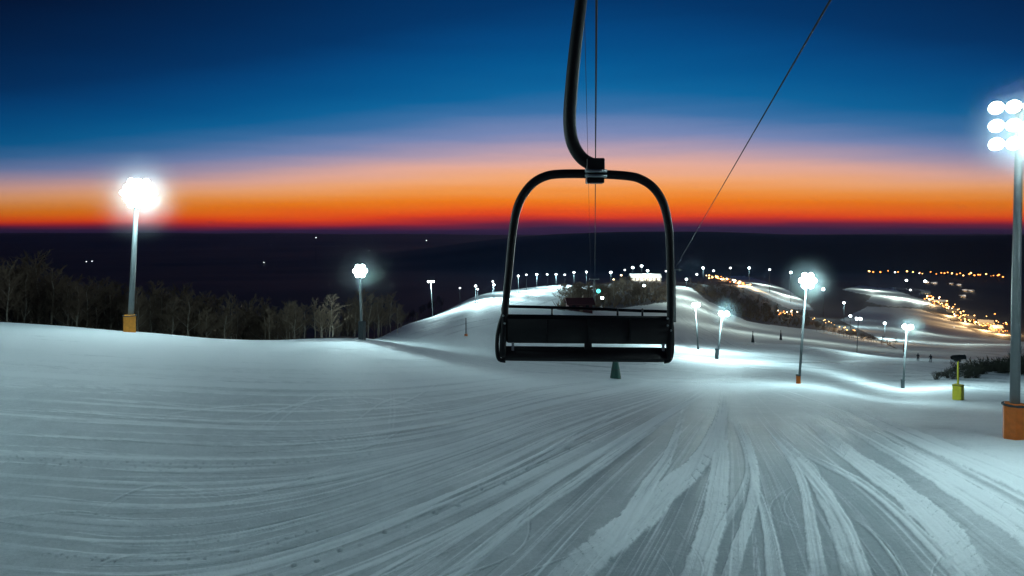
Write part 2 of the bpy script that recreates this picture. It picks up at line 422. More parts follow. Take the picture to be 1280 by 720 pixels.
    # footprints: dotted dents along three walked lines
    for s, t0, t1, n, w in ((3.03, .02, .62, 60, 1.7), (3.12, .0, .45, 40, 1.3), (5.55, .18, .9, 26, 3.0), (4.9, .1, .55, 40, 1.5), (4.55, .3, .6, 22, 1.2)):
        for i, (qx, qy) in enumerate(curve(s, t0, t1, n)):
            qx += rng.uniform(-2, 2); qy += rng.uniform(-1, 1) + (w*0.8 if i % 2 else -w*0.8)
            stroke([(qx-w*1.1, qy-0.2), (qx+w*1.1, qy+0.2)], w*0.5, w*0.4, -0.22, -0.05, 0.6, 0.25)
            stroke([(qx-w*1.1, qy-w*1.0), (qx+w*1.1, qy-w*1.0)], w*0.3, w*0.3, 0.12, 0.02, 0.6, 0.25)
    for qx, qy, w in ((1110, 489.5, 11), (1235, 488.5, 13)):          # bare icy patches
        stroke([(qx-w, qy), (qx, qy+.3), (qx+w, qy)], 2.0, 1.2, -1.1, 0, 0.8, 0.3)
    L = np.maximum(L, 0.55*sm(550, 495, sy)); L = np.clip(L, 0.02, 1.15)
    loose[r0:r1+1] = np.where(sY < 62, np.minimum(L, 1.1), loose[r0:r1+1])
    z[r0:r1+1] += np.clip(R, -0.12, 0.06)*(0.25+0.75*sm(500, 580, sy))*np.clip((62-sY)/10, 0, 1)
    # faint tracks on the farther pistes
    f0, f1 = r1+1, np.where((Y < 470).any(1))[0][-1]
    sx, sy = xg[f0:f1+1], yg[f0:f1+1]; L = np.full(sx.shape, 0.86); R = np.zeros_like(L)
    for k in range(170):
        x0, y0 = rng.uniform(620, 1290), rng.uniform(428, 492); ln = rng.uniform(40, 260); sl = rng.uniform(-.02, .16)
        stroke([(x0, y0), (x0+ln*.33, y0+ln*sl*.33+rng.uniform(-2, 2)), (x0+ln*.66, y0+ln*sl*.66+rng.uniform(-2, 2)), (x0+ln, y0+ln*sl)], rng.uniform(.5, 1.6), .5, rng.choice([-.30, -.2, -.4, .2]), 0, .6, .12)
    for k in range(60):
        t = rng.random(); x0, y0 = 505+150*t+rng.normal(0, 12), 420-48*t+rng.normal(0, 6); ln = rng.uniform(25, 90)
        stroke([(x0, y0), (x0+ln*.5, y0-ln*.16), (x0+ln, y0-ln*.26)], rng.uniform(.5, 1.8), .4, rng.choice([-.35, -.25, .2]), 0, .6, .12)
    for k in range(50):
        x0, y0 = rng.uniform(845, 900), rng.uniform(360, 425); ln = rng.uniform(15, 60)
        stroke([(x0, y0), (x0+ln*.4, y0+ln*.35), (x0+ln, y0+ln*.6)], rng.uniform(.5, 1.5), .5, rng.choice([-.35, -.25, .2]), 0, .6, .12)
    loose[f0:f1+1] = np.clip(L, .1, 1.1)
    nr, nc = X.shape
    co = np.stack([X, Y, z], -1).astype(np.float32).reshape(-1)
    me = bpy.data.meshes.new('snow_slope')
    a = (np.arange(nr-1)[:, None]*nc+np.arange(nc-1)[None, :]).reshape(-1)
    q = np.stack([a, a+1, a+nc+1, a+nc], -1).astype(np.int32)
    nf = len(q)
    me.vertices.add(nr*nc); me.vertices.foreach_set('co', co)
    me.loops.add(nf*4); me.loops.foreach_set('vertex_index', q.reshape(-1))
    me.polygons.add(nf); me.polygons.foreach_set('loop_start', np.arange(0, nf*4, 4, dtype=np.int32))
    me.polygons.foreach_set('use_smooth', np.ones(nf, bool))
    me.update(calc_edges=True)
    for nm, arr in (('cover', cover), ('loose', loose)):
        at = me.attributes.new(nm, 'FLOAT', 'POINT'); at.data.foreach_set('value', arr.astype(np.float32).reshape(-1))
    # material
    m = bpy.data.materials.new('snow_and_forest_floor'); m.use_nodes = True
    nt = m.node_tree; N = nt.nodes; K = nt.links; b = N['Principled BSDF']
    def attr(n):
        o = N.new('ShaderNodeAttribute'); o.attribute_name = n; return o.outputs['Fac']
    geo = N.new('ShaderNodeNewGeometry')
    def noise(scale, det=5, rough=0.55):
        n = N.new('ShaderNodeTexNoise'); n.inputs['Scale'].default_value = scale; n.inputs['Detail'].default_value = det
        n.inputs['Roughness'].default_value = rough; K.new(geo.outputs['Position'], n.inputs['Vector']); return n.outputs['Fac']
    def math_(op, a, bb, clamp=False):
        n = N.new('ShaderNodeMath'); n.operation = op; n.use_clamp = clamp
        for i, v in enumerate((a, bb)):
            if isinstance(v, (int, float)): n.inputs[i].default_value = v
            else: K.new(v, n.inputs[i])
        return n.outputs[0]
    def mix(f, A, B):
        n = N.new('ShaderNodeMix'); n.data_type = 'RGBA'
        K.new(f, n.inputs[0])
        for i, v in ((6, A), (7, B)):
            if isinstance(v, tuple): n.inputs[i].default_value = (*v, 1)
            else: K.new(v, n.inputs[i])
        return n.outputs[2]
    n1 = noise(1.3); n2 = noise(9, 6, 0.7); n3 = noise(45, 4, 0.7)
    grain = math_('ADD', math_('MULTIPLY', math_('SUBTRACT', n1, 0.5), 0.5), math_('ADD', math_('MULTIPLY', math_('SUBTRACT', n2, 0.5), 0.62), math_('MULTIPLY', math_('SUBTRACT', n3, 0.5), 0.8)))
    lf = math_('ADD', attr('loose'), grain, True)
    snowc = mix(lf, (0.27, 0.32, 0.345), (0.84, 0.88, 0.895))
    fl = noise(0.4); flr = math_('MULTIPLY', math_('SUBTRACT', fl, 0.40), 4, True)
    far_ = N.new('ShaderNodeSeparateXYZ'); K.new(geo.outputs['Position'], far_.inputs[0])
    floorc0 = mix(flr, (0.012, 0.010, 0.007), (0.036, 0.027, 0.019))
    patch = math_('MULTIPLY', math_('SUBTRACT', noise(0.0016, 4), 0.5), 5, True)
    floorc = mix(math_('DIVIDE', math_('SUBTRACT', far_.outputs[1], 900), 1600, True), floorc0, mix(patch, (0.003, 0.005, 0.006), (0.010, 0.014, 0.016)))
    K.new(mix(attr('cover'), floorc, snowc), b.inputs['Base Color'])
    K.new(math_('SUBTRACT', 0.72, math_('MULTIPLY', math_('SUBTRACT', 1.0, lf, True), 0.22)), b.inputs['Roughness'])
    b.inputs['Specular IOR Level'].default_value = 0.3
    bp = N.new('ShaderNodeBump'); bp.inputs['Strength'].default_value = 0.6; bp.inputs['Distance'].default_value = 0.05
    h = math_('ADD', math_('MULTIPLY', n2, 0.8), math_('ADD', math_('MULTIPLY', n3, 0.35), math_('MULTIPLY', lf, 0.5)))
    K.new(h, bp.inputs['Height']); K.new(bp.outputs['Normal'], b.inputs['Normal'])
    me.materials.append(m)
    o = link('ground', me); tag(o, kind='structure')
    return o
build_terrain()

# ------------------------------------------------------------------ lights
LAMPCOL = (0.62, 0.92, 0.96)
def lightobj(kind, name, loc, power, parent=None, col=LAMPCOL, aim=None, angle=160, radius=0.35, blend=0.5):
    d = bpy.data.lights.new(name, kind); d.energy = power; d.color = col; d.shadow_soft_size = radius
    if kind == 'SPOT':
        d.spot_size = math.radians(angle); d.spot_blend = blend
    o = bpy.data.objects.new(name, d); COL.objects.link(o)
    o.location = loc
    if aim is not None:
        o.rotation_euler = (Vector(aim)-Vector(loc)).to_track_quat('-Z', 'Y').to_euler()
    if parent is not None:
        o.parent = parent; o.matrix_parent_inverse = Matrix.Translation(-parent.location)
    return o

def halo_mat(dens):  # volume put round a lamp to imitate lens glare
    m = bpy.data.materials.new('glare_halo'); m.use_nodes = True
    nt = m.node_tree; nt.nodes.remove(nt.nodes['Principled BSDF']); v = nt.nodes.new('ShaderNodeVolumePrincipled')
    v.inputs['Color'].default_value = (.8, .95, 1, 1); v.inputs['Anisotropy'].default_value = .3
    tc = nt.nodes.new('ShaderNodeTexCoord'); g = nt.nodes.new('ShaderNodeTexGradient'); g.gradient_type = 'QUADRATIC_SPHERE'
    nt.links.new(tc.outputs['Object'], g.inputs['Vector']); mu = nt.nodes.new('ShaderNodeMath'); mu.operation = 'MULTIPLY'; mu.inputs[1].default_value = dens
    nt.links.new(g.outputs['Fac'], mu.inputs[0]); nt.links.new(mu.outputs[0], v.inputs['Density'])
    nt.links.new(v.outputs[0], nt.nodes['Material Output'].inputs['Volume']); return m
def floodlight(label, base, topxy, aim, rows, rsp, sp, dia, rpole, pad, padr, padh, power, mlamp='lamp', angle=165, halo=0.0, dens=.02, kind='POINT', group='floodlights on poles along the slope', arm=True):
    base = Vector(base); top = P(topxy[0], topxy[1], base.y)
    r = empty('floodlight', base, label, 'floodlight', group)
    L = lambda v: Vector(v)-base
    b0 = base-Vector((0, 0, 0.8))
    m = MB(); m.tube([L(b0), L(base.lerp(top, .5)), L(top+(top-base).normalized()*rsp*(len(rows)-1)/2)], [rpole*1.08, rpole*.95, rpole*.75], 14); m.build('pole', M['galv'], r, True)
    d = (Vector(aim)-top).normalized(); right = d.cross(Vector((0, 0, 1))).normalized(); up = right.cross(d)
    fh = Vector((d.x, d.y, 0)).normalized()
    for j, cols in enumerate(rows):
        c = top+Vector((0, 0, (len(rows)-1)/2*rsp-j*rsp))
        if cols > 1:
            m = MB(); w = (cols-1)*sp/2+0.12
            m.tube([L(c-right*w+fh*rpole), L(c+right*w+fh*rpole)], 0.05, 8); m.build('crossarm', M['galv'], r, True)
        for i in range(cols):
            q = c+right*((i-(cols-1)/2)*sp)+fh*(rpole+0.08)
            m = MB(); R = dia/2
            m.tube([L(q), L(q+d*dia*.15), L(q+d*dia*.42), L(q+d*dia*.5)], [R*.35, R*.7, R*.98, R*1.04], 14)
            h = m.build('lamp', M['housing'], r, True)
            m = MB(); e = q+d*(dia*.5+0.006)
            m.tube([L(e), L(e+d*dia*.06), L(e+d*dia*.10)], [R*.96, R*.8, R*.4], 14); m.build('lens', M[mlamp], h, True)
    if pad:
        m = MB(); pts = [base-Vector((0, 0, .3)), base+Vector((0, 0, padh*.12)), base+Vector((0, 0, padh*.5)), base+Vector((0, 0, padh*.94)), base+Vector((0, 0, padh))]
        m.tube([L(p) for p in pts], [padr, padr*1.03, padr, padr*1.02, padr*.86], 6)
        po = m.build('crash_pad', M[pad], r, False)
        for k in (.93,):
            m = MB(); zc = base+Vector((0, 0, padh*k)); m.tube([L(zc), L(zc+Vector((0, 0, .07)))], padr*1.06, 10); m.build('strap', M['darkpad'], po)
    lightobj(kind, 'lamp_light', top+d*(1.5+dia*.6), power, r, aim=top+d*20, angle=angle, radius=.5, blend=1.0)
    if halo:
        m = MB(); m.ball((0, 0, 0), 1, 20, 14); o = m.build('lamp_halo', halo_mat(dens), None, True); o.location = top+d*(0.5+dia*.6); o.scale = (halo,)*3; tag(o, kind='stuff')  # added ball of volume that makes the glare halo
    return r

# left pole on the crest
bA = on_ground(162, 52); fA = floodlight('tall floodlight with blazing square lamp array and amber padded base at left crest', bA, (171.5, 241), (-2, 20, 0), (3, 4, 5, 4, 3), .45, .52, .50, .20, 'amberpad', .48, 1.35, 3600, halo=4.2, dens=.08)
bB = on_ground(1267.5, 24.3); fB = floodlight('tallest floodlight with three rows of lamps and thick orange pad at right edge', bB, (1274, 154), (9, 4, 0), (4, 4, 4), .66, .52, .50, .155, 'orange', .36, 1.28, 4700, halo=2.6, dens=.15, kind='SPOT')
bC = hit(452.5, 424.5); fC = floodlight('single floodlight in front of the bare wood with dark padded base', bC, (449.5, 338), (0, 20, 0), (2, 3, 2), .36, .42, .41, .11, 'darkpad', .32, 1.6, 3000, halo=4.5, dens=.015, kind='SPOT', angle=150)
lightobj('SPOT', 'lamp_light', P(450, 338, bC.y)+Vector((.1, .9, .1)), 20000, fC, aim=P(592, 410, 130), angle=84, radius=.5, blend=1.0)  # added spot without its own lamp head, brightens the far run
bE = on_ground(998, 58); fE = floodlight('bright floodlight on leaning grey pole with small orange base right of the chair', bE, (1008.5, 350), (16, 20, 0), (2, 3, 2), .44, .50, .49, .10, 'orange', .2, .75, 4300, halo=2.8, dens=.04)
bF = on_ground(1128.5, 86); fF = floodlight('low floodlight with dark base on white slope left of the yellow snow gun', bF, (1133.5, 408), (36, 40, 0), (2,), .7, .7, .62, .12, 'darkpad', .25, 1.1, 6000, halo=3.0)
bG = hit(896, 449); fG = floodlight('hazy floodlight over dark post just right of the chair', bG, (903, 392), (34, 70, 0), (2,), .9, .9, .82, .16, 'darkpad', .3, 1.7, 8000, halo=3.2)
bH = hit(873, 437); fH = floodlight('pale floodlight on thin dark post nearest to the chair frame', bH, (869, 381), (34, 90, 0), (2,), .9, .9, .8, .14, None, 0, 0, 15000)
bI = hit(1071, 440); fI = floodlight('floodlight with a pair of lamps behind the amber lit trees', bI, (1073, 398.5), (60, 90, 0), (2,), .9, .9, .8, .1, None, 0, 0, 18000, kind='SPOT', angle=150)
floodlight('unseen floodlight with amber pad, added on the left side of the slope beside the viewer', (-36, 13, ground(-36, 13)), (CX-36/13*F, HY-F*(ground(-36, 13)+12.5-CZ)/13), (0, 22, 0), (3, 4, 4, 3), .60, .62, .62, .20, 'amberpad', .48, 1.35, 14500)  # out of view, added to light the foreground evenly
floodlight('unseen floodlight with orange pad, added on the right side of the slope beside the viewer', (25, 3, ground(25, 3)), (CX+25/3*F, HY-F*(ground(25, 3)+13.5-CZ)/3), (5, 18, 0), (3, 4, 4, 3), .60, .62, .62, .20, 'orange', .48, 1.35, 2600)  # also out of view, added for even light from the right
bD = hit(541, 396); fD = floodlight('small floodlight above the snowy shrubs left of the far run', bD, (538.5, 352), (-10, 110, 0), (3,), .75, .75, .6, .09, None, 0, 0, 15000)

# small piste lamps far away: pole with one glowing head
def lamp_mesh(mname, r, h):
    m = MB(); m.tube([(0, 0, -1), (0, 0, h-r)], [r*.16, r*.10], 5); m.cur = 1
    m.ball((0, 0, h), r, 8, 5, 0.8); return m.mesh('piste_lamp', [M['darkpad'], M[mname]], True)
LM = {}
def small_lamp(name, cat, label, group, x, y, Yb, mname, rpx=1.5, light=0, col=LAMPCOL, ghit=None):
    """lamp head seen at (x, y), standing at distance Yb"""
    top = P(x, y, Yb); g = ground(top.x, top.y)
    h = max(top.z-g, 3.5); r = rpx*Yb/F
    key = (mname,)
    if key not in LM: LM[key] = lamp_mesh(mname, 0.1, 1.0)
    # the head is a unit mesh scaled to size; the pole stretches with it
    me = LM.get((mname, round(r, 1), round(h)))
    if me is None: me = LM[(mname, round(r, 1), round(h))] = lamp_mesh(mname, max(round(r, 1), .1), round(h))
    o = link(name, me, None, (top.x, top.y, top.z-round(h))); tag(o, label, cat, group)
    if light: lightobj('POINT', 'lamp_light', (0, -1.2*r-1.5, round(h)-.5), light, None, col).parent = o
    return o
gl = 'small white lamps along the top of the left run'
LB = 'small white lamp in the row along the black upper edge of the left run'
for x, y, Y, p in ((575,360,210,0),(594.5,357.5,235,26000),(597,361.5,238,0),(616,352,262,0),(617.5,356,262,30000),(636.5,348.5,300,0),(648,345,330,34000),(658,343.5,350,0),(671,343,380,40000),(684,343,405,0),(695,343,430,44000),(706,343.5,450,0),(717.5,340.5,470,40000),(733,340,490,30000)):
    small_lamp('piste_lamp', 'lamp', LB, gl, x, y, Y, 'dim' if x < 740 and p == 0 else 'lampfar', 1.25, p)
gl2 = 'lamps around the lodge beyond the wooded island'
for x, y, Y, mn, lb, p in ((763.5,340.5,640,'lampfar','brightest white lamp over the wooded island left of the lodge',14000),(781,337.5,760,'dim','faint white lamp second from left above the wooded island',0),
    (791,334.5,800,'lampfar','tall greenish white lamp at the left end of the lodge',8000),(802,332.5,830,'lampfar','highest white lamp above the lodge roof',8000),(809.5,338.5,790,'lampfar','large bright lamp above the right half of the lodge',10000),
    (767,349.5,560,'warm','warm cream lamp low among the island trees',2500),(776.5,344,620,'warm','dim warm lamp beside the island treetops',0),(805,357,470,'lampfar','single white lamp in front of the lodge among the bare trees',2500),
    (832.5,339,700,'dim','dim lamp just left of the right chair post',0)):
    small_lamp('piste_lamp', 'lamp', lb, gl2, x, y, Y, mn, 1.6 if mn == 'lampfar' else 1.2, p)
gl3 = 'white lamps strung along the dark ridge right of the chair'
for x, y, Y, p in ((858,349,620,9000),(871,343,800,0),(879,335,1000,60000),(892,338.5,1100,0),(913,335,1300,0),(936.5,335,1350,90000),(962,337,1300,0),(988.5,340.5,1200,90000)):
    small_lamp('piste_lamp', 'lamp', 'white lamp in the uneven string along the dark ridge right of the chair', gl3, x, y, Y, 'lampfar' if p else 'dim', 1.5, p)
gl4 = 'lone lamps over the dark valley right of the bright floodlight'
for x, y, Y, mn, r, lb, p in ((1029,361.5,800,'lampfar',1.9,'small bluish lamp close to the right of the bright floodlight',20000),(1055,378.5,620,'lampfar',1.6,'lone white lamp in the dark right of the bright floodlight and below the valley field',30000),
    (1063,395,500,'lampfar',1.7,'smaller lamp left of the paired floodlight',0),(1106,404,420,'lampfar',1.7,'lone white lamp left of the low floodlight',26000),(1133,350.5,2300,'lampfar',1.4,'left one of two teal white lamps under the far orange lights',0),(1156.5,351.5,2300,'lampfar',1.7,'right one of two teal white lamps under the far orange lights',0),(1138,362.5,1900,'dim',1.3,'tiny pale lamp at the far edge of the valley field',0),(1192,410,900,'lampfar',1.7,'white lamp on the snow below the amber town strip',30000)):
    small_lamp('piste_lamp', 'lamp', lb, gl4, x, y, Y, mn, r, p)

# town lights
def street_lamp(x, y, Y, mn, r, label, group): small_lamp('street_lamp', 'street lamp', label, group, x, y, Y, mn, r)
for k in range(40):
    u = k/39; x = 1084+170*u+rng.normal(0, 1.6); y = 340.2+6.5*max(0, u-.35)+rng.normal(0, 1.0)
    if u < .5 and rng.random() < .35: continue
    street_lamp(x, y, 3300+rng.uniform(-200, 200), rng.choice(['oran', 'oran', 'amber'] if u > .4 else ['oran', 'amber', 'dim']), rng.uniform(.5, 1.1), 'orange street lamp in the far level string of lights under the right horizon', 'street lamps of the far village')
strip = [(1150,373),(1168,376),(1180,384),(1192,393),(1208,401),(1226,408),(1244,413),(1256,417)]
for k in range(155):
    u = rng.random()**0.85*(len(strip)-1); i = min(int(u), len(strip)-2); f = u-i
    x = strip[i][0]*(1-f)+strip[i+1][0]*f+rng.normal(0, 2.5); y = strip[i][1]*(1-f)+strip[i+1][1]*f-abs(rng.normal(0, 2.0+u*0.9))
    g = hit(x, min(y+2.5, 421), 300)
    street_lamp(x, y, g.y, rng.choice(['amber', 'amber', 'warm', 'oran'] if u < 5 else ['oran', 'amber', 'oran']), rng.uniform(.45, .95), 'amber street lamp in the dense town strip winding down to the right pole', 'street lamps of the valley town')
for k in range(52):
    u = rng.random(); x = 884+56*u+rng.normal(0, 1.5); y = 345+13*u**1.3+rng.normal(0, 1.2)
    g = hit(x, y+2.5, 620)
    street_lamp(x, y, g.y, rng.choice(['amber', 'warm', 'amber', 'oran']), rng.uniform(.5, 1.1), 'amber street lamp beside the lit road descending right of the chair', 'street lamps on the hill road')
for k in range(12):
    x = rng.uniform(972, 998); y = rng.uniform(388, 394); g = hit(x, y+2, 420)
    street_lamp(x, y, g.y, rng.choice(['amber', 'oran', 'warm']), rng.uniform(.6, 1.2), 'amber lamp in the small lit yard left of the bright floodlight pole', 'lamps in the small lit yard')
for k in range(18):
    x = 1016+55*rng.random(); y = 396+18*(x-1016)/55+rng.normal(0, 1.5); g = hit(x, y+3, 300)
    street_lamp(x, y, g.y, 'amber', rng.uniform(.4, .7), 'faint amber lamp among the low trees below the bright floodlight', 'faint amber lamps among the trees')
for x, y in ((108,327),(115,326.5),(268,343),(279,343.5),(330,328),(533,300.5),(395,297),(1160,329),(1172,329),(1178,330)):
    street_lamp(x, y, 4200, 'dim', .45, 'tiny dim light far out on the dark plain', 'tiny lights on the dark plain')

# glow that the town lamps throw on the snow around them
for x, y, p in ((1165,380,200000),(1185,394,260000),(1205,403,260000),(1228,412,260000),(1248,417,260000),(905,351,110000),(925,357,130000),(945,362,50000),(985,391,26000),(1040,409,16000),(1075,420,7000),(1100,427,5000)):
    g = hit(x, y, 250)
    lightobj('POINT', 'town_light', (g.x, g.y-6, g.z+10), p, None, (1, .62, .28), radius=1.5)
for x, y, p in ((853,360,50000),(862,373,34000),(881,389,26000),(930,415,12000),(1030,428,9000),(955,356,150000),(985,370,140000),(1090,363,160000),(1120,372,260000),(1150,378,180000),(1150,415,22000),(1200,430,16000)):  # added fill lights without fixtures, brighten the runs and valley snow
    g = hit(x, y, 250)
    lightobj('POINT', 'piste_fill', (g.x, g.y-4, g.z+22), p, None, (.80, .98, .88), radius=1.5)

# ------------------------------------------------------------------ chairlift chair
CY = 8.3
def chair():
    base = P(735, 443, CY)
    r = empty('lift_chair', base, 'empty black four seat lift chair hanging from its curved arm in the centre', 'lift chair')
    L = lambda v: Vector(v)-base
    Q = lambda x, y, Y=CY: L(P(x, y, Y))
    m = MB(); pts = smooth_path([Q(744,-62), Q(738,-45), Q(729,-15), Q(724,20), Q(718,70), Q(713.5,120), Q(712,150), Q(714,172), Q(720,188), Q(730,200), Q(744,207)], 6)
    n = len(pts); m.tube(pts, [(.069)+.012*min(1, i/n*2) for i in range(n)], 16); m.build('hanger_arm', M['black'], r, True)
    m = MB(); m.box(Q(746,-64), (.16, .34, .16), bev=.03); m.tube([Q(746,-64)+Vector((0, -.22, 0)), Q(746,-64)+Vector((0, .22, 0))], .055, 10); m.build('rope_grip', M['black'], r, True)
    m = MB(); m.box(Q(743.5,209), (.225, .22, .21), bev=.018); m.box(Q(743.5,225.5), (.215, .20, .075), bev=.012); c = m.build('hanger_clamp', M['black'], r)
    for y in (214.5, 220.5):
        m = MB(); m.tube([Q(730,y)+Vector((0, -.115, 0)), Q(757,y+.4)+Vector((0, -.115, 0))], .022, 10); m.build('clamp_band', M['steel'], c, True)
    m = MB(); m.box(Q(743.5,217.5)+Vector((0, 0, 0)), (.245, .215, .10), bev=.03); m.build('sleeve', M['black'], c, True)
    ctrl = [Q(628,446), Q(629.5,415), Q(632,380), Q(636.5,335), Q(640,298), Q(644,270), Q(651,249), Q(664,231), Q(680,221), Q(700,217.5), Q(743,217.5), Q(785,220), Q(803,225), Q(818,236), Q(829,254), Q(835,278), Q(837,300), Q(838,345), Q(838,385), Q(837.5,415), Q(836,448)]
    pts = smooth_path(ctrl, 5); m = MB(); rad = []
    for p in pts:
        h = (p.z-Q(0,445).z)/(Q(0,217).z-Q(0,445).z); rad.append(.040+.016*max(0, min(1, h)))
    m.tube(pts, rad, 14); m.build('bail_frame', M['black'], r, True)
    # backrest: padded panel with three seams, slightly dished
    m = MB(); rot = Matrix.Rotation(math.radians(6), 4, 'X') @ Matrix.Rotation(math.radians(0.5), 4, 'Y')
    m.box(Q(735,412.9), (2.03, .07, .335), rot, bev=.03); b = m.build('backrest', M['vinyl'], r, True)
    for x in (684, 735, 787):
        m = MB(); m.box(Q(x, 412.5)+Vector((0, -.045, 0)), (.022, .012, .29), rot); m.build('seam', M['black'], b)
    # seat: sags away from the rear edge
    m = MB(); rs = Matrix.Rotation(math.radians(-13), 4, 'X') @ Matrix.Rotation(math.radians(0.6), 4, 'Y')
    m.box(Q(731,444)+Vector((0, .23, -.05)), (2.06, .50, .13), rs, bev=.025); m.build('seat', M['vinyl'], r, True)
    m = MB(); m.box(Q(731,443.0)+Vector((0, .02, 0)), (2.07, .035, .182), Matrix.Rotation(math.radians(0.6), 4, 'Y'), bev=.015); m.build('seat_rail', M['black'], r, True)
    for x in (735,):
        m = MB(); m.box(Q(x, 431.5), (.09, .05, .09)); m.build('bracket', M['black'], r)
    for x, y0, y1 in ((641,427,437), (829,428,437)):
        m = MB(); m.box(Q(x, (y0+y1)/2), (.03, .03, .12)); m.build('bracket', M['steel'], r)
    # top rail just above the backrest and lowered safety bar in front
    m = MB(); m.tube(smooth_path([Q(631,383,8.45), Q(680,384,8.5), Q(740,386,8.5), Q(800,388.5,8.5), Q(838,389.5,8.45)], 4), .019, 8); m.build('safety_bar', M['black'], r, True)
    m = MB(); m.tube([Q(632,394.5), Q(735,396), Q(837,397)], .018, 8); m.build('top_rail', M['black'], r, True)
    for x in (690, 772, 803):
        m = MB(); m.tube([Q(x,386.5,8.5), Q(x,397,8.32)], .013, 6); m.build('rail_stay', M['black'], r, True)
    # arm loops
    for s in (0, 1):
        c = [Q(630,390), Q(625,405), Q(622,420), Q(621.5,438), Q(624,449), Q(632,451)] if s == 0 else [Q(838,392), Q(840,408), Q(840.5,425), Q(840,440), Q(837,450), Q(830,452)]
        m = MB(); m.tube(smooth_path(c, 4), .026, 10); a = m.build('armrest', M['black'], r, True)
        c = [Q(630,388,8.4), Q(629,386,8.6), Q(629.5,390,8.85)] if s == 0 else [Q(838.5,390,8.4), Q(839,388,8.6), Q(837.5,392,8.85)]
        m = MB(); m.tube(smooth_path(c, 4), .03, 8); m.build('arm_pad', M['vinyl'], a, True)
    for x, y in ((631,403.5), (837.5,412.5), (629,394), (833.5,397.5), (833,406)):
        m = MB(); m.ball(Q(x, y)+Vector((0, -.05, 0)), .014, 8, 6); m.build('bolt', M['steel'], r, True)
    return r
chair()

# ------------------------------------------------------------------ ropes
def cable(name, a, b, rad, sag, label, n=60):
    a, b = Vector(a), Vector(b); m = MB(); pts = []
    for i in range(n+1):
        t = (i/n)**2.2; p = a.lerp(b, t); p.z -= sag*4*t*(1-t); pts.append(p-a)
    m.tube(pts, rad, 6); o = m.build(name, M['rope'], None, True); o.location = a; tag(o, label, 'cable'); return o
tw = P(743.5, 349, 300)
g0 = P(746, -64, CY); dr = (tw-g0)
cable('haul_rope', g0-dr*(22/291.7), tw, .018, 0, 'dark haul rope running straight away over the chair and down behind it')
a = P(700, 40, 10); a2 = P(733, 120, 24); tb = P(738.5, 349, 302)
cable('signal_cable', Vector((tb.x-(tb.x-a2.x)*1.0, 24, a2.z))-(tb-a2)*0.045, tb, .009, 0, 'thin signal cable hanging just left of the haul rope')
a = P(1038, 0, 16); b = P(844.5, 334, 250)
cable('haul_rope', a-(b-a)*.05, b, .030, 0, 'slanting haul rope coming down from the top right behind the chair')

# lift towers at the lower ends of the ropes
def tower(x, ytop, Y, label, sig=False):
    top = P(x, ytop, Y); g = ground(top.x, Y); base = Vector((top.x, Y, g)); h = top.z-g
    r = empty('lift_tower', base, label, 'lift tower', 'lift towers')
    m = MB(); m.tube([(0, 0, -1), (0, 0, h)], [.5, .34], 10); m.build('mast', M['galv'], r, True)
    m = MB(); m.box((0, 0, h), (4.6, .35, .4), bev=.06); m.build('crossarm', M['galv'], r)
    for s in (-2, 2):
        m = MB(); m.box((s, 0, h+.1), (.22, 2.6, .3), bev=.05)
        m.build('sheave_beam', M['housing'], r)
        for k in range(4):
            m = MB(); m.tube([(s-.12, -1+.66*k, h-.15), (s+.12, -1+.66*k, h-.15)], .24, 10); m.build('sheave', M['housing'], r, True)
    if sig:
        for dx, zz, mn, rr in ((1.7, (383-367), 'teal', 1.0), (3.4, (383-375.5), 'lampfar', .7)):
            m = MB(); zc = zz*Y/F
            m.box((dx, -.55, zc), (rr*2.1, .5, rr*2.2), bev=.2); hh = m.build('signal_lamp', M['housing'], r)
            m = MB(); m.tube([(dx, -.82, zc), (dx, -.95, zc)], [rr*.95, rr*.7], 14); m.build('signal_lens', M[mn], hh, True)
    return r
tower(743.0, 349, 300, 'grey lift tower with teal signal lamps in front of the wooded island', True)
tower(843.5, 337, 250, 'lift tower half hidden behind the right side of the chair frame')

# dark red lift hut below the island
def gable_house(name, label, cat, group, loc, w, d, h, rh, wall, rz, wins, wm='window', roofm='roofs'):
    r = empty(name, loc, label, cat, group, rz)
    m = MB(); m.box((0, 0, h/2-1), (w, d, h+2)); m.add([(-w/2, -d/2, h), (-w/2, d/2, h), (-w/2, 0, h+rh), (w/2, -d/2, h), (w/2, d/2, h), (w/2, 0, h+rh)], [(0, 2, 1), (3, 4, 5)])
    m.build('wall', M[wall], r)
    m = MB(); t = .35; e = .8; k = rh/(d/2)
    for s in (-1, 1):
        y1 = s*(d/2+e); z1 = h-e*k
        vs = [(-w/2-e, 0, h+rh+.02), (w/2+e, 0, h+rh+.02), (w/2+e, y1, z1+.02), (-w/2-e, y1, z1+.02)]
        vs += [(x, y, z+t) for x, y, z in vs]
        m.add(vs, [(0, 1, 2, 3), (4, 7, 6, 5), (0, 4, 5, 1), (1, 5, 6, 2), (2, 6, 7, 3), (3, 7, 4, 0)])
    ro = m.build('roof', M[roofm], r)
    m = MB(); m.box((w*.22, d*.12, h+rh+.3), (.9, .9, 2.0)); m.build('chimney', M['wallw'], ro)
    for x, z, ww, hh in wins:
        m = MB(); m.box((x, -d/2-.03, z), (ww, .08, hh)); m.build('window', M[wm], r)
    m = MB(); m.box((0.02*w, -d/2-.04, 1.05), (1.1, .1, 2.1)); m.build('door', M['wallw'], r)
    return r
g = hit(724, 389, 200)
gable_house('lift_hut', 'dark red lift hut at the foot of the wooded island behind the chair', 'hut', None, g, 8.5, 5, 3.0, 1.4, 'wallr', .1, [(-2.4, 1.9, 1.1, .9), (2.4, 1.9, 1.1, .9)], 'glass', 'wallr')
g = hit(806, 351.5, 300)
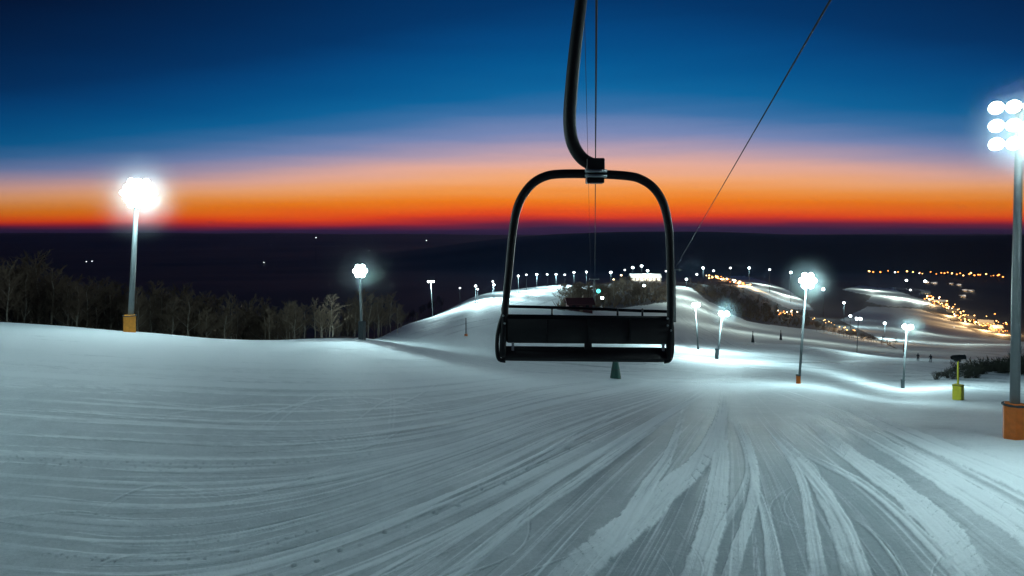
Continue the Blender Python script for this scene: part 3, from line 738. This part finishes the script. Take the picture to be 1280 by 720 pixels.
lo = gable_house('ski_lodge', 'long brightly lit ski lodge behind the wooded island', 'lodge', None, g, 36, 12, 5.0, 3.6, 'wallc', .05, [(-15+5*i, 2.6, 3.6, 2.6) for i in range(7)], 'winw')
lightobj('POINT', 'yard_light', (g.x-8, g.y-14, g.z+9), 9000, None, (1, .98, .85), radius=1)
lightobj('POINT', 'yard_light', (g.x+10, g.y-14, g.z+9), 9000, None, (1, .98, .85), radius=1)
HP = {}
for k, (x, y, lb) in enumerate(((1158,352.5,'pale roofed shed far behind the valley field, left of the lit row'),(1167,353,'long pale roofed barn beside the far shed'),(1188,354,'small pale house above the town strip, left of its neighbour'),(1198,355.5,'pale house above the town strip with a gap to its neighbour'),
    (1205,362.5,'white roofed house on the dark side above the town strip'),(1213,363,'wide white roofed house above the town strip'),(1203,370,'lone dark house with one lit roof above the amber lamps'),(1157,366,'small house where the valley field meets the town'),
    (1174,377,'first house along the amber town strip'),(1190,389,'house in the middle of the amber town strip'),(1212,399,'house among dense amber lamps lower in the town'),(1232,404,'house at the orange lower end of the town'),(1246,412,'lowest town house beside the big right pole'))):
    g = hit(x, y+2, 500); s = min(1.0, g.y/1500)
    gable_house('town_house', lb, 'house', 'houses of the valley town', g, (14+5*(k % 3))*s+3, 10*s+2, 5.2, 3.2, 'wallc' if k % 2 else 'wallw', rng.uniform(-.5, .5), [(-3.2, 2.6, 1.6, 1.5), (3.2, 2.6, 1.6, 1.5)])
    if k < 7: lightobj('POINT', 'house_light', (g.x, g.y-12, g.z+9), 3500, None, (1, .85, .7), radius=1)

# ------------------------------------------------------------------ padded posts, marker, snow gun
def padded_post(name, label, base, h, rp, padh, padr, pad, group='padded posts and hydrants on the slope', taper=.7):
    r = empty(name, base, label, 'padded post', group)
    m = MB(); m.tube([(0, 0, -.5), (0, 0, h)], [rp, rp*.8], 10); m.build('post', M['darkpad'], r, True)
    m = MB(); m.tube([(0, 0, -.2), (0, 0, padh*.1), (0, 0, padh*.92), (0, 0, padh)], [padr, padr, padr*taper, padr*taper*.8], 10); p = m.build('pad', M[pad], r)
    m = MB(); m.tube([(0, 0, padh*.5), (0, 0, padh*.5+.06)], padr*(1+taper)/2*1.05, 10); m.build('strap', M['darkpad'], p)
    return r
padded_post('padded_post', 'dark green padded post standing below the chair seat', hit(769.5, 473), 2.3, .06, 1.6, .48, 'green', taper=.55)
padded_post('padded_post', 'small dark padded post with thin tip, left of two on the white slope', hit(941, 428), 3.0, .14, 1.9, .42, 'darkpad', taper=.45)
padded_post('padded_post', 'dark padded post at the foot of the right wood, right of two', hit(976, 425), 3.2, .14, 2.2, .42, 'darkpad', taper=.5)
padded_post('padded_post', 'dark red padded post at the end of the low tree row', hit(1130, 440), 2.9, .12, 2.5, .30, 'redpad', taper=.85)
padded_post('marker_post', 'thin dark marker post with orange foot on the brow left of the chair', hit(582.5, 420), 3.0, .10, .35, .28, 'orange', taper=.9)

def snow_gun():
    b = on_ground(1197.5, 58); r = empty('snow_gun', b, 'fan snow gun on thin pole with yellow pad beside the right pole', 'snow gun')
    h = (498-449)/F*58
    m = MB(); m.tube([(0, 0, -.5), (0, 0, h)], [.085, .07], 10); m.build('pole', M['yellow'], r, True)
    rz = Matrix.Rotation(math.radians(38), 4, 'Z')
    m = MB(); m.box((0, -.02, .68), (.70, .70, 1.36), rz, bev=.07); p = m.build('pad', M['yellow'], r)
    m = MB(); m.box((0, -.02, 1.30), (.73, .73, .05), rz); m.build('strap', M['darkpad'], p)
    m = MB(); m.tube([(-.5, .1, h+.25), (-.35, .1, h+.26), (.2, .06, h+.29), (.5, .03, h+.31), (.62, .02, h+.32)], [.15, .21, .23, .19, .22], 16, False); m.build('fan_barrel', M['black'], r, True)
    m = MB(); m.box((0, .1, h-.02), (.5, .3, .12)); m.tube([(-.2, .1, h), (-.2, .1, h+.3)], .05); m.tube([(.25, .1, h), (.25, .1, h+.3)], .05); m.build('cradle', M['darkpad'], r)
    return r
snow_gun()

# ------------------------------------------------------------------ people
def person(base, label, rz, lean=0.0):
    r = empty('person', base, label, 'person', 'skiers on the far slope', rz)
    J = {'pel': (0, 0, .92), 'spi': (0, -.03-lean*.4, 1.15), 'che': (0, -.05-lean*.8, 1.38), 'nec': (0, -.06-lean, 1.52), 'hd': (0, -.08-lean, 1.63), 'top': (0, -.08-lean, 1.76),
         'shl': (-.19, -.05-lean*.8, 1.42), 'ell': (-.30, -.10-lean*.8, 1.16), 'hal': (-.28, -.34-lean, 1.02), 'shr': (.19, -.05-lean*.8, 1.42), 'elr': (.30, -.10-lean*.8, 1.16), 'har': (.28, -.34-lean, 1.02),
         'hil': (-.11, 0, .88), 'knl': (-.15, -.12, .50), 'anl': (-.16, 0, .10), 'tol': (-.16, -.2, .05), 'hir': (.11, 0, .88), 'knr': (.15, -.12, .50), 'anr': (.16, 0, .10), 'tor': (.16, -.2, .05)}
    R = {'pel': .16, 'spi': .155, 'che': .18, 'nec': .07, 'hd': .10, 'top': .075, 'shl': .085, 'shr': .085, 'ell': .06, 'elr': .06, 'hal': .045, 'har': .045, 'hil': .11, 'hir': .11, 'knl': .08, 'knr': .08, 'anl': .07, 'anr': .07, 'tol': .05, 'tor': .05}
    E = [('pel','spi'),('spi','che'),('che','nec'),('nec','hd'),('hd','top'),('che','shl'),('shl','ell'),('ell','hal'),('che','shr'),('shr','elr'),('elr','har'),('pel','hil'),('hil','knl'),('knl','anl'),('anl','tol'),('pel','hir'),('hir','knr'),('knr','anr'),('anr','tor')]
    ks = list(J); me = bpy.data.meshes.new('body'); me.from_pydata([J[k] for k in ks], [(ks.index(a), ks.index(b)) for a, b in E], [])
    me.materials.append(M['jacket']); o = link('body', me, r)
    sk = o.modifiers.new('skin', 'SKIN'); sk.use_smooth_shade = True
    for i, k in enumerate(ks): me.skin_vertices[0].data[i].radius = (R[k], R[k]); me.skin_vertices[0].data[i].use_root = (k == 'pel')
    sb = o.modifiers.new('sub', 'SUBSURF'); sb.levels = sb.render_levels = 1
    m = MB(); m.ball((0, -.07-lean, 1.68), .135, 10, 8); m.build('helmet', M['black'], r, True)
    for s in (-1, 1):
        m = MB(); m.tube(smooth_path([(s*.16, -.95, .10), (s*.16, -.75, .03), (s*.16, 0, .03), (s*.16, .75, .03)], 3), .045, 6); m.build('ski', M['darkpad'], r)
        m = MB(); m.tube([(s*.28, -.34-lean, 1.05), (s*.42, .35, .05)], .018, 5); m.build('ski_pole', M['steel'], r)
    return r
person(hit(1147.5, 451.5), 'crouched skier in dark clothing, left of two beside the bushes', 2.6, .18)
person(hit(1163.5, 453), 'upright skier in dark clothing at the left end of the bush row', 2.9, .02)

# ------------------------------------------------------------------ trees
def tree_proto(seed, slim=1.0):
    rnd = random.Random(seed); t = MB(); c = MB()
    n = 8; tr = [Vector((0, 0, -0.08))]; x = y = 0
    for i in range(1, n+1):
        x += rnd.gauss(0, .012); y += rnd.gauss(0, .012); tr.append(Vector((x, y, i/n*.95)))
    rad = [.0125*(1-.86*i/n) for i in range(n+1)]
    t.tube(tr, rad, 7)
    def at(h):
        f = max(0, min(h/.95, .999))*n; i = int(f); return tr[i].lerp(tr[i+1], f-i)
    nl = 26
    for k in range(nl):
        h = .22+.72*((k+rnd.random())/nl); p = at(h); az = rnd.uniform(0, 6.28)
        ln = (.34*(1-h)**.7+.07)*rnd.uniform(.7, 1.2)*slim
        up = rnd.uniform(.55, 1.3); d = Vector((math.cos(az), math.sin(az), up)).normalized()
        q = [p]
        for j in range(3):
            d = (d+Vector((rnd.gauss(0, .13), rnd.gauss(0, .13), rnd.gauss(.12, .1)))).normalized(); q.append(q[-1]+d*ln/3)
        (t if h < .5 and rnd.random() < .3 else c).tube(q, [.0052, .0040, .0028, .0012], 4, False)
        for a in range(7):
            f = rnd.uniform(.25, 1)*3; i = min(int(f), 2); s = q[i].lerp(q[i+1], f-i)
            d2 = (d+Vector((rnd.gauss(0, .6), rnd.gauss(0, .6), rnd.gauss(.3, .35)))).normalized(); l2 = ln*rnd.uniform(.3, .55)
            e = s+d2*l2; c.tube([s, s.lerp(e, .5)+Vector((rnd.gauss(0, .006), rnd.gauss(0, .006), 0)), e], [.0030, .0024, .0012], 3, False)
            for b in range(4):
                f2 = rnd.uniform(.2, 1); s3 = s.lerp(e, f2)
                d3 = (d2+Vector((rnd.gauss(0, .7), rnd.gauss(0, .7), rnd.gauss(.25, .4)))).normalized()
                c.tube([s3, s3+d3*l2*rnd.uniform(.3, .6)], [.0022, .0010], 3, False)
    return t.mesh('trunk', M['bark'], True), c.mesh('crown', M['twig'])
PRO = [tree_proto(s, 1.0 if s % 2 else .75) for s in range(7)]
proto = empty('bare_tree', (0, 0, 0), 'bare tree', 'tree', 'bare trees')
ptk = link('trunk', PRO[0][0], proto); pcr = link('crown', PRO[0][1], proto)
used = [False]
def tree(loc, h, w, label, group):
    if not used[0]: o = proto; used[0] = True; kids = [ptk, pcr]
    else:
        o = proto.copy(); COL.objects.link(o); kids = []
        for ch in (ptk, pcr):
            k = ch.copy(); k.parent = o; COL.objects.link(k); kids.append(k)
    p = PRO[random.randrange(len(PRO))]; kids[0].data = p[0]; kids[1].data = p[1]
    o.location = loc; o.scale = (h*w, h*w, h); o.rotation_euler = (random.gauss(0, .03), random.gauss(0, .03), random.uniform(0, 6.28))
    o['label'] = label; o['group'] = group
TOPX = [-80, 0, 30, 60, 100, 150, 180, 250, 300, 350, 400, 450, 500, 545, 600]; TOPY = [326, 330, 334, 343, 350, 356, 360, 370, 380, 380, 384, 378, 373, 372, 372]
for k in range(118):
    x = -30+535*((k+random.random())/118); Y = random.choice([random.uniform(63, 80), random.uniform(72, 105)])
    if x > 425: Y = random.uniform(104, 150)
    b = on_ground(x, Y); yt = np.interp(x, TOPX, TOPY)+random.gauss(4, 9); zt = CZ-(yt-HY)/F*Y
    h = zt-b.z
    if h < 3: continue
    tree(b, h, random.uniform(.9, 1.5), 'leafless brown tree with pale trunk in the left wood behind the snowy crest', 'bare trees of the left wood')
isl = [(700,384),(708,374),(724,366),(745,362),(780,356),(815,354),(838,356),(838,376),(800,381),(745,387),(697,386)]
cnt = 0
while cnt < 62:
    x, y = random.uniform(697, 838), random.uniform(353, 388)
    if not inpoly(np.array([x]), np.array([y]), isl)[0]: continue
    g = hit(x, y, 200); tree(g, random.uniform(6, 9), random.uniform(1.6, 2.4), 'leafless brown tree on the wooded island seen through the chair frame', 'bare trees of the wooded island'); cnt += 1
rw = [(850,350),(872,349),(900,354),(925,362),(950,375),(972,388),(1000,393),(1030,410),(985,407),(935,400),(905,383),(880,371),(862,358)]
cnt = 0
while cnt < 66:
    x, y = random.uniform(848, 1040), random.uniform(348, 412)
    if not inpoly(np.array([x]), np.array([y]), rw)[0]: continue
    g = hit(x, y, 200); tree(g, random.uniform(6, 9)*min(1, .5+g.y/900), random.uniform(1.6, 2.5), 'leafless dark tree in the right wood between the run and the hill road', 'bare trees of the right wood'); cnt += 1
for k in range(26):
    u = (k+random.random())/26; x = 1018+105*u; y = 413+22*u+random.gauss(0, 1); g = hit(x, y, 120)
    tree(g, (11-3*u)*g.y/F*random.uniform(.8, 1.2), random.uniform(1.3, 2), 'low bare tree in the amber lit row below the bright floodlight', 'low trees of the amber lit row')
for k in range(18):
    u = (k+random.random())/18; x = 492+62*u; y = 412-30*u+random.gauss(0, 2); g = hit(x, y, 100)
    tree(g, random.uniform(9, 15)*g.y/F, random.uniform(1.3, 2), 'short bare tree at the left edge of the far run', 'short trees beside the far run')
# dark brush on the right
def bush_proto(seed):
    rnd = random.Random(seed); c = MB()
    for k in range(60):
        a = rnd.uniform(0, 6.28); t = rnd.uniform(.1, .9); d = Vector((math.cos(a)*t, math.sin(a)*t, rnd.uniform(.5, 1.1))).normalized()
        p0 = Vector((rnd.gauss(0, .15), rnd.gauss(0, .15), -.05)); l = rnd.uniform(.55, 1.05); q = [p0, p0+d*l*.5, p0+(d+Vector((rnd.gauss(0, .2), rnd.gauss(0, .2), .1))).normalized()*l]
        c.tube(q, [.014, .010, .004], 3, False)
        for b in range(4):
            f = rnd.uniform(.3, 1); s = q[1].lerp(q[2], f) if f > .5 else q[0].lerp(q[1], f*2)
            d2 = (d+Vector((rnd.gauss(0, .7), rnd.gauss(0, .7), rnd.gauss(.1, .5)))).normalized(); e = s+d2*rnd.uniform(.12, .3)
            w = d2.cross(Vector((rnd.gauss(0, 1), rnd.gauss(0, 1), rnd.gauss(0, 1)))).normalized()*.02
            c.add([s-w, e-w*.3, e+w*.3, s+w], [(0, 1, 2, 3)])
    return c.mesh('bush', M['bush'])
BP = [bush_proto(s) for s in range(4)]
for k in range(34):
    u = (k+random.random())/34; x = 1168+125*u; Y = 96+random.uniform(0, 22)
    b = on_ground(x, Y); s = (.9+1.9*u)*random.uniform(.45, 1.3)
    o = link('bush', BP[k % 4], None, b); o.scale = (s*.9, s*.9, s*1.1); o.rotation_euler[2] = random.uniform(0, 6.28)
    tag(o, 'dark leafless bush in the brush row beside the right pole', 'bush', 'bushes of the right brush row')

# undergrowth: countless twigs under the trees
def undergrowth(label, n, pick, hpx):
    c = MB(); rnd = random.Random(5)
    for k in range(n):
        g, sc = pick(rnd)
        for b in range(9):
            d = Vector((rnd.gauss(0, .45), rnd.gauss(0, .45), 1)).normalized(); e = g+d*sc*rnd.uniform(.5, 1.2)
            w = Vector((rnd.gauss(0, 1), rnd.gauss(0, .3), 0)).normalized()*sc*.035
            md = g.lerp(e, .5)+w*rnd.gauss(0, 1.5)
            c.add([g-w-Vector((0, 0, .3)), md-w, e, md+w, g+w-Vector((0, 0, .3))], [(0, 1, 3, 4), (1, 2, 3)])
    o = c.build('undergrowth', M['twig']); tag(o, kind='stuff')
def picker(poly, ymin, k):
    xs = [p[0] for p in poly]; ys = [p[1] for p in poly]
    def f(rnd):
        while True:
            x, y = rnd.uniform(min(xs), max(xs)), rnd.uniform(min(ys), max(ys))
            if inpoly(np.array([x]), np.array([y]), poly)[0]:
                g = hit(x, y, ymin); return g, rnd.uniform(1.5, 3.2)*k
    return f
undergrowth('island', 420, picker(isl, 220, 1.2), 0)
undergrowth('right', 620, picker(rw, 260, 1.3), 0)
undergrowth('left', 160, picker([(455,421),(500,407),(545,388),(556,378),(530,384),(500,398),(470,414)], 70, .7), 0)

# ------------------------------------------------------------------ haze
m = MB(); m.box((0, 9500, 60), (52000, 21000, 1400)); hz = m.build('haze', None); hz.data.materials.clear()
hm = bpy.data.materials.new('evening_haze'); hm.use_nodes = True; nt = hm.node_tree; nt.nodes.remove(nt.nodes['Principled BSDF'])
pv = nt.nodes.new('ShaderNodeVolumePrincipled'); pv.inputs['Color'].default_value = (.45, .62, 1, 1); pv.inputs['Density'].default_value = 1.1e-5; pv.inputs['Anisotropy'].default_value = .65
nt.links.new(pv.outputs[0], nt.nodes['Material Output'].inputs['Volume']); hz.data.materials.append(hm)
tag(hz, kind='stuff')

# ------------------------------------------------------------------ world: dusk sky
w = bpy.data.worlds.new('World'); S.world = w; w.use_nodes = True; nt = w.node_tree; N = nt.nodes; K = nt.links; N.clear()
out = N.new('ShaderNodeOutputWorld'); bg = N.new('ShaderNodeBackground'); K.new(bg.outputs[0], out.inputs[0])
tc = N.new('ShaderNodeTexCoord'); sp = N.new('ShaderNodeSeparateXYZ'); K.new(tc.outputs['Generated'], sp.inputs[0])
def mth(op, a, b=None):
    n = N.new('ShaderNodeMath'); n.operation = op
    for i, v in enumerate((a, b)):
        if v is None: continue
        if isinstance(v, (int, float)): n.inputs[i].default_value = v
        else: K.new(v, n.inputs[i])
    return n.outputs[0]
x, y, z = sp.outputs
hyp = mth('SQRT', mth('ADD', mth('ADD', mth('MULTIPLY', x, x), mth('MULTIPLY', y, y)), 1e-6))
tan = mth('DIVIDE', z, hyp)
az = mth('SUBTRACT', mth('ARCTAN2', x, y), 0.10); az2 = mth('MINIMUM', mth('MULTIPLY', az, az), 1.1)
ts = mth('MULTIPLY', tan, mth('ADD', 1.0, mth('MULTIPLY', az2, 1.75)))
cv = N.new('ShaderNodeCombineXYZ'); K.new(mth('MULTIPLY', az, 2.2), cv.inputs[0]); K.new(mth('MULTIPLY', tan, 34.0), cv.inputs[1])
cn = N.new('ShaderNodeTexNoise'); cn.inputs['Scale'].default_value = 1.0; cn.inputs['Detail'].default_value = 4; K.new(cv.outputs[0], cn.inputs['Vector'])
ts = mth('ADD', ts, mth('MULTIPLY', mth('SUBTRACT', cn.outputs['Fac'], 0.5), 0.03))
fac = mth('DIVIDE', mth('ADD', ts, 0.05), 0.65)
rp = N.new('ShaderNodeValToRGB'); K.new(fac, rp.inputs[0]); rp.color_ramp.interpolation = 'LINEAR'
stops = [(HY+30, (6,10,24)), (HY+5, (34,26,54)), (287,(52,30,62)), (281,(112,32,58)), (276,(180,40,42)), (269,(240,70,10)), (260,(255,104,0)), (250,(255,134,14)), (238,(255,158,72)), (222,(253,176,122)), (205,(236,178,160)), (187,(182,160,180)), (165,(120,138,184)), (140,(62,116,170)), (112,(8,101,158)), (80,(0,86,145)), (40,(0,70,128)), (5,(0,54,106)), (-60,(0,42,88)), (-190,(2,20,52))]
cr = rp.color_ramp
el = [(max(0, min(1, ((HY-yy)/F+0.05)/0.65)), lin(*c)) for yy, c in stops]
while len(cr.elements) < len(el): cr.elements.new(0.5)
for e, (p, c) in zip(cr.elements, el): e.position = p; e.color = (*c, 1)
mul = mth('SUBTRACT', 1.0, mth('MULTIPLY', az2, 0.48))
vm = N.new('ShaderNodeVectorMath'); vm.operation = 'SCALE'; K.new(rp.outputs[0], vm.inputs[0]); K.new(mul, vm.inputs['Scale'])
sky = N.new('ShaderNodeTexSky'); sky.sky_type = 'NISHITA'; sky.sun_disc = False; sky.sun_elevation = math.radians(-4); sky.sun_rotation = math.radians(6)
vs = N.new('ShaderNodeVectorMath'); vs.operation = 'SCALE'; K.new(sky.outputs[0], vs.inputs[0]); vs.inputs['Scale'].default_value = 0.01
va = N.new('ShaderNodeVectorMath'); va.operation = 'ADD'; K.new(vm.outputs[0], va.inputs[0]); K.new(vs.outputs[0], va.inputs[1])
K.new(va.outputs[0], bg.inputs[0]); bg.inputs[1].default_value = 1.0

# ------------------------------------------------------------------ camera
cd = bpy.data.cameras.new('camera'); cam = bpy.data.objects.new('camera', cd); COL.objects.link(cam); S.camera = cam
cam.location = (0, 0, CZ); cam.rotation_euler = (math.radians(90), 0, 0)
cd.sensor_width = 36; cd.lens = 36*F/1280; cd.shift_y = -(360-HY)/1280
cd.clip_start = 0.1; cd.clip_end = 60000
S.view_settings.view_transform = 'Standard'; S.view_settings.look = 'None'; S.view_settings.exposure = 0; S.view_settings.gamma = 1
S.render.engine = 'CYCLES'
c = S.cycles; c.use_denoising = True; c.max_bounces = 4; c.diffuse_bounces = 2; c.glossy_bounces = 2; c.volume_bounces = 0
c.sample_clamp_indirect = 1.5; c.sample_clamp_direct = 0; c.use_light_tree = True; c.caustics_reflective = c.caustics_refractive = False
